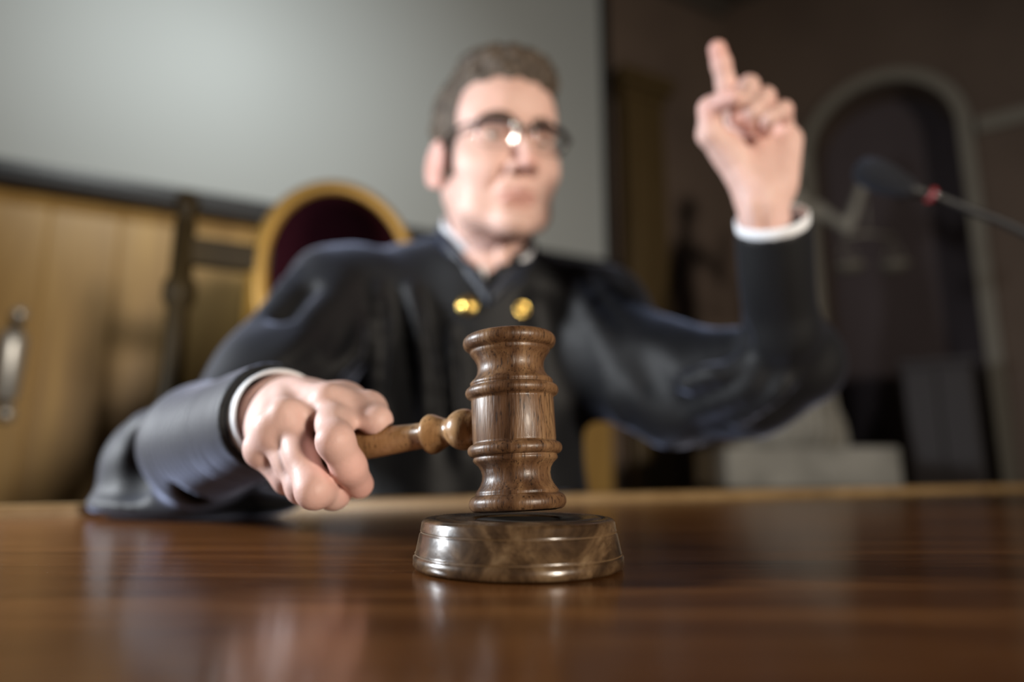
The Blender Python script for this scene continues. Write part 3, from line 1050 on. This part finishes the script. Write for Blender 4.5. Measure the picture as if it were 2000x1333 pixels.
# sleeve of the resting arm
ce = P(543, 816, .466); cdn = (ce - P(400, 868, .60)).normalized()
g.cap(P(672, 595, .965), P(535, 755, .845), .080, .070, k=.03)
g.cap(P(535, 755, .845), P(430, 880, .765), .070, .062, k=.03)
g.cap(P(350, 900, .71), P(405, 868, .62), .060, .052, k=.014)
g.cap(P(400, 868, .60), ce - cdn * .03, .050, .0375, k=.02)
g.cap(ce - cdn * .06, ce + cdn * .02, .0392, .0375, k=.006)
g.ell(P(318, 925, .70), (.054, .055, .050), k=.02)
g.ell(P(385, 984, .68), (.100, .066, .018), k=.02)                        # cloth lying on the desk
# sleeve of the raised arm
g.cap(P(1190, 695, 1.01), P(1320, 752, .93), .092, .080, k=.04)
g.cap(P(1320, 752, .93), P(1460, 752, .86), .078, .064, k=.03)
g.cap(P(1460, 745, .86), P(1560, 712, .825), .064, .054, k=.03)
g.cap(P(1545, 690, .80), P(1524, 640, .765), .050, .042, k=.025)
le = P(1508, 438, .684); ldn = (le - P(1524, 645, .765)).normalized()
g.cap(P(1524, 645, .765), le + ldn * .02, .0415, .0375, k=.012)
# folds: ridges
def rid(pts, r, k=.016):
    cp = catmull([P(*p) for p in pts], 4)
    m_ = len(cp) - 1
    # a fold swells out of the cloth and dies away at both ends
    g.chain([p + Vector((0, .010 * (1 - math.sin(math.pi * i / m_)), 0)) for i, p in enumerate(cp)], [r * (.30 + .75 * math.sin(math.pi * i / m_) ** .7) for i in range(m_ + 1)], k=k * 1.5, kin=.006)
rid([(262, 822, .655), (300, 872, .640), (345, 925, .62)], .008, .010)
rid([(232, 945, .665), (285, 955, .640), (345, 928, .62)], .008, .010)
rid([(345, 925, .62), (380, 900, .60)], .006, .01)
rid([(575, 530, .895), (515, 640, .85), (450, 725, .80)], .015, .012)
rid([(650, 640, .87), (570, 690, .81), (480, 735, .77)], .013, .010)
rid([(700, 620, .875), (685, 690, .85), (610, 745, .81)], .011, .010)
rid([(735, 560, .89), (740, 700, .90), (730, 860, .92)], .012, .012)
rid([(800, 560, .90), (830, 700, .905), (840, 900, .92)], .010, .012)
rid([(880, 640, .905), (890, 800, .91), (900, 920, .92)], .009, .01)
rid([(1130, 560, .945), (1195, 700, .92), (1220, 820, .92)], .015, .014)
rid([(1160, 540, .95), (1240, 645, .93), (1340, 705, .86)], .012, .014)
rid([(1290, 765, .85), (1400, 725, .79), (1470, 672, .765)], .013, .012)
rid([(1350, 805, .85), (1450, 765, .79), (1500, 692, .76)], .012, .012)
rid([(1440, 825, .81), (1520, 765, .77), (1560, 690, .76)], .010, .010)
# folds: hollows
g.ell(P(278, 898, .628), (.022, .016, .028), k=.018, cut=True)
g.ell(P(350, 862, .60), (.020, .03, .026), k=.010, cut=True)
g.ell(P(395, 925, .585), (.012, .03, .022), k=.010, cut=True)
g.cap(P(604, 565, .865), P(560, 625, .835), .009, k=.024, cut=True)
g.cap(P(620, 700, .80), P(560, 735, .77), .010, k=.012, cut=True)
g.cap(P(775, 600, .875), P(790, 850, .885), .010, k=.016, cut=True)
g.cap(P(1060, 600, .93), P(1130, 860, .93), .018, .014, k=.03, cut=True)
g.cap(P(1240, 700, .86), P(1310, 800, .84), .016, .012, k=.03, cut=True)
g.cap(P(1410, 690, .775), P(1440, 660, .77), .014, k=.02, cut=True)
g.disp(lambda X, Y, Z: .0016 * np.sin(X * 60 + 4 * np.sin(Z * 11) + Y * 40) * np.sin(Z * 14 + X * 12 + 1.3)
       + .0022 * np.sin(X * 75 + 1.5 * np.sin(Z * 17)) * np.clip((T + .30 - Z) / .2, 0, 1) * (np.abs(X + .06) < .30) * np.clip((Y - .78) / .1, 0, 1))
# ribbed cuff on the resting arm
ca0, ca1 = np.array(P(400, 868, .60)), np.array(ce)
cdv = (ca1 - ca0); cL = float(np.linalg.norm(cdv)); cdv = cdv / cL
def rib(X, Y, Z):
    t = (X - ca0[0]) * cdv[0] + (Y - ca0[1]) * cdv[1] + (Z - ca0[2]) * cdv[2]
    m = np.clip(t / .02, 0, 1) * np.clip((cL - .03 - t) / .02, 0, 1) * (X < -.12) * (Y < .66)
    return .0006 * np.sin(t * 2 * math.pi / .0115 + 2.5 * np.sin(Z * 90 + X * 60)) * m * np.clip((Z - T - .02) / .02, 0, 1)
g.disp(rib)
# cut: cuff ends, neck opening, body room
def cutcyl(a, b, r, k=.002):
    g.cap(a, b, r, r, k=k, cut=True)
g.fn(lambda X, Y, Z: np.maximum(-((X - ce.x) * cdn.x + (Y - ce.y) * cdn.y + (Z - ce.z) * cdn.z), np.sqrt((X - ce.x) ** 2 + (Y - ce.y) ** 2 + (Z - ce.z) ** 2) - .09), k=.002, cut=True)
g.cap(ce - cdn * .015, ce + cdn * .03, .0325, k=.002, cut=True)
g.fn(lambda X, Y, Z: np.maximum(-((X - le.x) * ldn.x + (Y - le.y) * ldn.y + (Z - le.z) * ldn.z), np.sqrt((X - le.x) ** 2 + (Y - le.y) ** 2 + (Z - le.z) ** 2) - .08), k=.002, cut=True)
g.cap(le - ldn * .04, le + ldn * .03, .0325, k=.002, cut=True)
# neck opening with a V to the front
nk0 = P(945, 505, .945)
g.cap(P(930, 560, .99), P(950, 380, .93), .062, .066, k=.004, cut=True)
g.chain([P(952, 455, .885), P(953, 562, .905)], [.052, .003], k=.003, cut=True)
# rest on the desk, stay behind its edge
g.fn(lambda X, Y, Z: np.maximum(np.maximum(Z - (T + .0008), (X - DE.x) * -WN.x + (Y - DE.y) * -WN.y - .030), -1.0 + 0 * X), cut=True)
g.fn(lambda X, Y, Z: np.maximum(np.maximum(Z - (T + .0128), (X - DE.x) * -WN.x + (Y - DE.y) * -WN.y - .030), -((X - DE.x) * -WN.x + (Y - DE.y) * -WN.y) - .008), cut=True)
g.fn(lambda X, Y, Z: .47 - Z + 0 * X if False else np.broadcast_to(-(Z - .492), (1, 1, Z.shape[2])) * -1 * -1 if False else (Z - .492) + 0 * X + 0 * Y, cut=True)
Vv, Fv = relax(*g.mesh(), it=2)
robe = link('robe', mesh_from('robe', [(Vv, Fv)]), M_robe)

def surf_hit(ob, px, py):
    d = (P(px, py, 1.0) - CAM).normalized()
    ok, loc, nor, _ = ob.ray_cast(CAM, d)
    return (loc, nor) if ok else (P(px, py, .93), Vector((0, -1, 0)))
# buttons
rk = []
for (bx_, by_), rad in (((913, 598), .0132), ((1018, 606), .0105)):
    loc, nor = surf_hit(robe, bx_, by_)
    nor = (nor + Vector((0, -1, .1))).normalized()
    bm = bmesh.new()
    lathe(bm, [(0, -.002), (rad, -.001), (rad, .002), (rad * .86, .0032), (rad * .80, .0024), (rad * .62, .0030), (rad * .5, .0045), (rad * .25, .0058), (0, .0062)], frame(loc + nor * .0015, nor), 32)
    rk.append(obj('button', bm, M_brass, None, True))

# collars: bands swept round the neck, dropping to the front V
def band(path, h0, h1, thick, name, material, lean=.0):
    bm = bmesh.new()
    prev = None
    for i, (p, out) in enumerate(path):
        up = Vector((0, 0, 1))
        a = p - out * 0 + up * h0; b_ = p + out * lean + up * h1
        ring = [bm.verts.new(q) for q in (a - out * thick, a + out * thick, b_ + out * thick, b_ + up * .0008, b_ - out * thick)]
        if prev:
            for k in range(5):
                bm.faces.new((prev[k], prev[(k + 1) % 5], ring[(k + 1) % 5], ring[k]))
        else:
            bm.faces.new(ring)
        prev = ring
    bm.faces.new(list(reversed(prev)))
    return obj(name, bm, material, None, True)
def npath(pts):
    cp = catmull(pts, 8)
    cen = sum(cp, Vector()) / len(cp)
    out = []
    for i, p in enumerate(cp):
        o = p - Vector((P(945, 470, .955).x, .955, 0)); o.z = 0
        out.append((p, o.normalized()))
    return out
rc = npath([P(953, 566, .902), P(930, 532, .906), P(900, 498, .914), P(866, 458, .934), P(858, 440, .975), P(905, 430, 1.015), P(985, 435, 1.02), P(1040, 470, .985), P(1046, 498, .95), P(1015, 522, .922), P(985, 543, .908), P(960, 567, .902)])
rk.append(band(rc, -.022, .0, .0020, 'stand_collar', M_collar))
kids.append(robe)
shirt = bpy.data.objects.new('shirt', None); C.objects.link(shirt); shirt.location = P(945, 520, .95); shirt.empty_display_size = .05
sp = npath([P(949, 527, .913), P(930, 505, .917), P(905, 476, .923), P(871, 440, .943), P(868, 425, .970), P(905, 415, 1.00), P(985, 420, 1.00), P(1036, 458, .975), P(1040, 486, .948), P(1022, 503, .931), P(995, 524, .918)])
sk = [band(sp, -.022, .0, .0014, 'shirt_collar', M_shirt)]
def cuffband(c, n, r, L, th, bulge=.0):
    bm = bmesh.new()
    Mx = frame(c, n)
    lathe(bm, [(r, -L), (r + bulge, -L * .3), (r + bulge, L * .4), (r + bulge - .001, L * .48), (r - th + bulge, L * .5), (r - th, 0), (r - th, -L), (r, -L)], Mx, 64)
    return obj('shirt_cuff', bm, M_shirt, None, True)
sk.append(cuffband(ce - cdn * .001, cdn, .0320, .020, .0016, .0005))
sk.append(cuffband(le + ldn * .003, ldn, .0335, .012, .0022, .0035))
for o in sk:
    o.parent = shirt; o.matrix_parent_inverse = Matrix.Translation(shirt.location).inverted()
for o in rk:
    o.parent = robe
keep(person, *kids)
for o in (gl_ob, shirt):
    o.parent = person; o.matrix_parent_inverse = Matrix.Translation(person.location).inverted()

# ------------------------------------------------------------------ armchair behind the person
CB = P(645, 912, 1.48); CB.z = 0
MC = Matrix((WD, -WN, Vector((0, 0, 1)))).transposed().to_4x4()
MC.translation = CB                       # x along the wall, y towards the wall
ch = thing('armchair', 'carved wooden armchair with gold-rimmed burgundy oval back behind the person', 'chair', CB)
def zc_(px, py, Yd): return P(px, py, Yd).z
ztopc = zc_(632, 372, 1.48)
ow = .168
zo = ztopc - .20
def ovalpts(a, b, n=48):
    return [(a * math.cos(2 * math.pi * i / n), zo + (b if math.sin(2 * math.pi * i / n) > 0 else b * 1.5) * math.sin(2 * math.pi * i / n)) for i in range(n)]
bm = bmesh.new()
pts = [MC @ Vector((x_, 0, z_)) for x_, z_ in ovalpts(ow, .20)]
tube(bm, pts + pts[:2], .020, 12, caps=False)
c1 = obj('gilded_rim', bm, M_gold, None, True); c1['label'] = 'gold rim of the oval back'
bm = bmesh.new()
op = ovalpts(ow - .01, .19)
fr = [bm.verts.new(MC @ Vector((x_, -.012, z_))) for x_, z_ in op]; bk = [bm.verts.new(MC @ Vector((x_, .02, z_))) for x_, z_ in op]
ip = [bm.verts.new(MC @ Vector((x_ * .6, -.035, zo + (z_ - zo) * .6))) for x_, z_ in op]
ctr = bm.verts.new(MC @ Vector((0, -.042, zo)))
n = len(op)
for i in range(n):
    j = (i + 1) % n
    bm.faces.new((fr[i], fr[j], ip[j], ip[i])); bm.faces.new((ip[i], ip[j], ctr)); bm.faces.new((fr[i], bk[i], bk[j], fr[j]))
bm.faces.new(bk)
c2 = obj('back_cushion', bm, M_velvet, None, True)
cks = [c1, c2]
Mci = MC.inverted()
pp = P(372, 385, 1.35)
xl = None
for X_ in np.linspace(-.6, 0, 601):
    q = MC @ Vector((X_, 0, 1.0)); pr_ = q - CAM
    if pr_.x / pr_.y > (P(338, 700, 1).x): xl = X_; break
zp = zc_(370, 372, (MC @ Vector((xl, 0, 0))).y)
zrail = zc_(440, 500, (MC @ Vector((xl + .08, 0, 0))).y)
for s in (-1, 1):
    bm = bmesh.new()
    h = zp
    lathe(bm, [(0, .0), (.022, .0), (.026, .05), (.022, .40), (.028, .43), (.030, h - .46), (.022, h - .40), (.021, h - .25), (.031, h - .235), (.031, h - .20), (.022, h - .185), (.021, h - .07), (.016, h - .055), (.024, h - .045), (.025, h - .025), (.018, h - .008), (0, h)], MC @ Matrix.Translation((xl * -s if s > 0 else xl, 0, 0)), 20)
    cks.append(obj('back_post', bm, M_chair, None, True))
for z_ in (zrail, .53):
    bm = bmesh.new()
    box(bm, (xl, -.015, z_ - .030), (-xl, .015, z_ + .030), MC, .006)
    cks.append(obj('back_rail', bm, M_chair))
for s in (-1, 1):
    bm = bmesh.new()
    tube(bm, [MC @ Vector((s * (ow + .015), 0, .54)), MC @ Vector((s * (ow + .015), 0, zrail))], .013, 12)
    cks.append(obj('oval_support', bm, M_gold, None, True))
bm = bmesh.new(); box(bm, (xl, -.52, .38), (-xl, .02, .44), MC, .012)
cks.append(obj('seat_frame', bm, M_chair))
bm = bmesh.new(); box(bm, (xl + .03, -.51, .44), (-xl - .03, -.03, .485), MC, .015)
cks.append(obj('seat', bm, M_velvet, None, True))
for s in (-1, 1):
    bm = bmesh.new()
    lathe(bm, [(0, 0), (.018, 0), (.028, .08), (.02, .16), (.03, .30), (.03, .39), (0, .39)], MC @ Matrix.Translation((s * (-xl - .02), -.49, 0)), 16)
    cks.append(obj('leg', bm, M_chair, None, True))
keep(ch, *cks)

# ------------------------------------------------------------------ microphone
mh = P(1672, 325, .80); mt_ = P(1778, 372, .80)
dm = (mt_ - mh).normalized()
gp = [P(1745, 358, .80), P(1778, 371, .80), P(1822, 382, .80), P(1880, 405, .80), P(2000, 455, .79), P(2160, 560, .77), P(2260, 720, .74)]
end = gp[-1].copy(); basep = Vector((end.x + .02, end.y - .01, T + .0006))
mic = thing('desk_microphone', 'black gooseneck microphone with foam windscreen reaching in from the right', 'microphone', basep)
bm = bmesh.new()
L = (mt_ - mh).length
lathe(bm, [(0, 0), (.008, .001), (.0150, .006), (.0185, .016), (.0192, .028), (.0185, .042), (.0155, .056), (.0125, L * .98), (.010, L), (0, L)], frame(mh, dm), 32)
m1 = obj('windscreen', bm, M_foam, None, True)
bm = bmesh.new()
cp = catmull(gp + [basep + Vector((0, 0, .16)), basep + Vector((0, 0, .025))], 12)
tube(bm, cp, [.0085 if i < 14 else max(.0052, .0085 - (i - 14) * .0004) for i in range(len(cp))], 14)
m2 = obj('gooseneck', bm, M_neck, None, True)
r0 = P(1817, 381, .80); rd = (P(1830, 385, .80) - P(1800, 377, .80)).normalized()
bm = bmesh.new(); lathe(bm, [(.0, -.003), (.0092, -.003), (.0096, 0), (.0092, .003), (0, .003)], frame(r0, rd), 32)
m3 = obj('signal_ring', bm, M_redring, None, True); m3['label'] = 'red ring on the neck'
s0 = P(1832, 382, .790)
bm = bmesh.new(); lathe(bm, [(0, -.002)] + [(.0032 * math.cos(R(t)), .0032 * math.sin(R(t))) for t in range(-80, 90, 20)] + [(0, .0032)], frame(s0, (0, -1, 0)), 16)
m4 = obj('screw', bm, M_chrome, None, True)
bm = bmesh.new(); lathe(bm, [(0, 0), (.065, 0), (.068, .004), (.066, .018), (.05, .028), (.012, .034), (0, .034)], Matrix.Translation(basep), 40)
m5 = obj('base', bm, M_neck, None, True)
keep(mic, m1, m2, m3, m4, m5)

# ------------------------------------------------------------------ statue on its pedestal, scales, dark cabinet
YS = 2.55
pc = P(1545, 905, YS)
ped_l, ped_r = P(1385, 905, YS).x, P(1702, 905, YS).x
ped_t = P(1545, 876, YS).z
ped = thing('pedestal', 'pale stone pedestal under the statue seen just above the desk edge', 'pedestal', (pc.x, YS, 0))
bm = bmesh.new()
box(bm, (ped_l, YS - .2, ped_t - .14), (ped_r, YS + .2, ped_t), None, .01)
p1_ = obj('plinth_slab', bm, M_stone)
bm = bmesh.new()
box(bm, (ped_l + .05, YS - .16, .1), (ped_r - .05, YS + .16, ped_t - .14), None, .008)
box(bm, (ped_l, YS - .2, 0), (ped_r, YS + .2, .1), None, .008)
p2_ = obj('pedestal_shaft', bm, M_stone)
keep(ped, p1_, p2_)
px_m = (P(1600, 600, YS) - P(1500, 600, YS)).length / 100
g = Field((P(1400, 880, YS).x, YS - .2, ped_t - .01), (P(1740, 880, YS).x, YS + .2, P(1500, 255, YS).z), .007)
def S(px, py, dy=0): return P(px, py, YS + dy)
g.cap(S(1545, 400), S(1545, 500), .060, .055, k=.03)
g.cap(S(1520, 415), S(1592, 412), .040, .038, k=.02)
g.cap(S(1545, 520), S(1550, 650), .075, .095, k=.05)
g.cap(S(1550, 650), S(1545, 800), .100, .120, k=.05)
g.ell((pc.x, YS, ped_t + .06), (.17, .14, .10), k=.05)
g.cap(S(1460, 862), S(1500, 780), .05, .07, k=.03); g.cap(S(1630, 862), S(1590, 760), .05, .06, k=.03)
g.cap(S(1545, 345), S(1545, 385), .028, .03, k=.015); g.ell(S(1545, 325), (.045, .052, .060), k=.01)
g.ell(S(1545, 312, .035), (.05, .045, .045), k=.01)
g.ell(S(1545, 327, -.05), (.010, .012, .018), k=.008)
g.cap(S(1592, 408), S(1655, 446, -.05), .028, .022, k=.015)
g.cap(S(1655, 446, -.05), S(1684, 362, -.10), .022, .017, k=.006)
g.ell(S(1688, 345, -.10), (.020, .022, .026), k=.008)
g.cap(S(1515, 415), S(1490, 520, -.03), .030, .024, k=.015); g.cap(S(1490, 520, -.03), S(1500, 600, -.12), .024, .018, k=.008); g.ell(S(1500, 610, -.125), (.022, .022, .024), k=.008)
g.disp(lambda X, Y, Z: .005 * np.sin(X * 130 + Y * 60 + 3 * np.sin(Z * 9)) * np.clip((ped_t + .75 - Z) / .2, 0, 1))
g.fn(lambda X, Y, Z: (Z - ped_t) + 0 * X + 0 * Y, cut=True)
Vs, Fs = relax(*g.mesh(), it=1)
st = thing('statue', 'pale stone robed statue with a raised bent arm in front of the arch', 'statue', (pc.x, YS, ped_t))
s1_ = link('figure', mesh_from('figure', [(Vs, Fs)]), M_stone)
bm = bmesh.new()
pv = S(1694, 462, -.1)
tube(bm, [S(1688, 345, -.10), pv], .003, 8)
bl_, br_ = S(1648, 462, -.1), S(1744, 462, -.1)
tube(bm, [bl_, pv + Vector((0, 0, .012)), br_], .006, 8)
s2_ = obj('balance_beam', bm, M_bronze, None, True)
sks = [s1_, s2_]
for e, q in ((bl_, S(1660, 522, -.1)), (br_, S(1746, 520, -.1))):
    bm = bmesh.new()
    lathe(bm, [(0, -.022), (.03, -.016), (.052, .002), (.055, .006), (.050, .004), (.028, -.010), (0, -.014)], Matrix.Translation(q), 32)
    pan = obj('scale_pan', bm, M_bronze, None, True); sks.append(pan)
    bm = bmesh.new()
    for a in range(3):
        tube(bm, [e, q + Vector((.052 * math.cos(a * 2.094), .052 * math.sin(a * 2.094), .004))], .0018, 6)
    sks.append(obj('chain', bm, M_bronze, None, True))
keep(st, *sks)

cbx = on_arch(1865)[0]; s_a = on_arch(1800)[1]; s_b = on_arch(1930)[1]
zt = zat(1860, 722, cbx)
cab = thing('dark_cabinet', 'low dark cabinet standing against the arch on the right', 'cabinet', MV @ Vector(((s_a + s_b) / 2, -.25, 0)))
bm = bmesh.new()
box(bm, (s_a, -.40, .06), (s_b, -.06, zt - .03), MV, .004)
box(bm, (s_a + .02, -.38, 0), (s_b - .02, -.08, .06), MV)
k1 = obj('cabinet_body', bm, M_darkbox)
bm = bmesh.new(); box(bm, (s_a - .015, -.42, zt - .03), (s_b + .015, -.05, zt), MV, .004)
k2 = obj('cabinet_top', bm, M_darkbox)
dk = []
mm = (s_a + s_b) / 2
for a, b_ in ((s_a + .01, mm - .003), (mm + .003, s_b - .01)):
    bm = bmesh.new(); box(bm, (a, -.418, .09), (b_, -.40, zt - .05), MV, .003)
    dk.append(obj('door', bm, M_darkbox))
keep(cab, k1, k2, *dk)
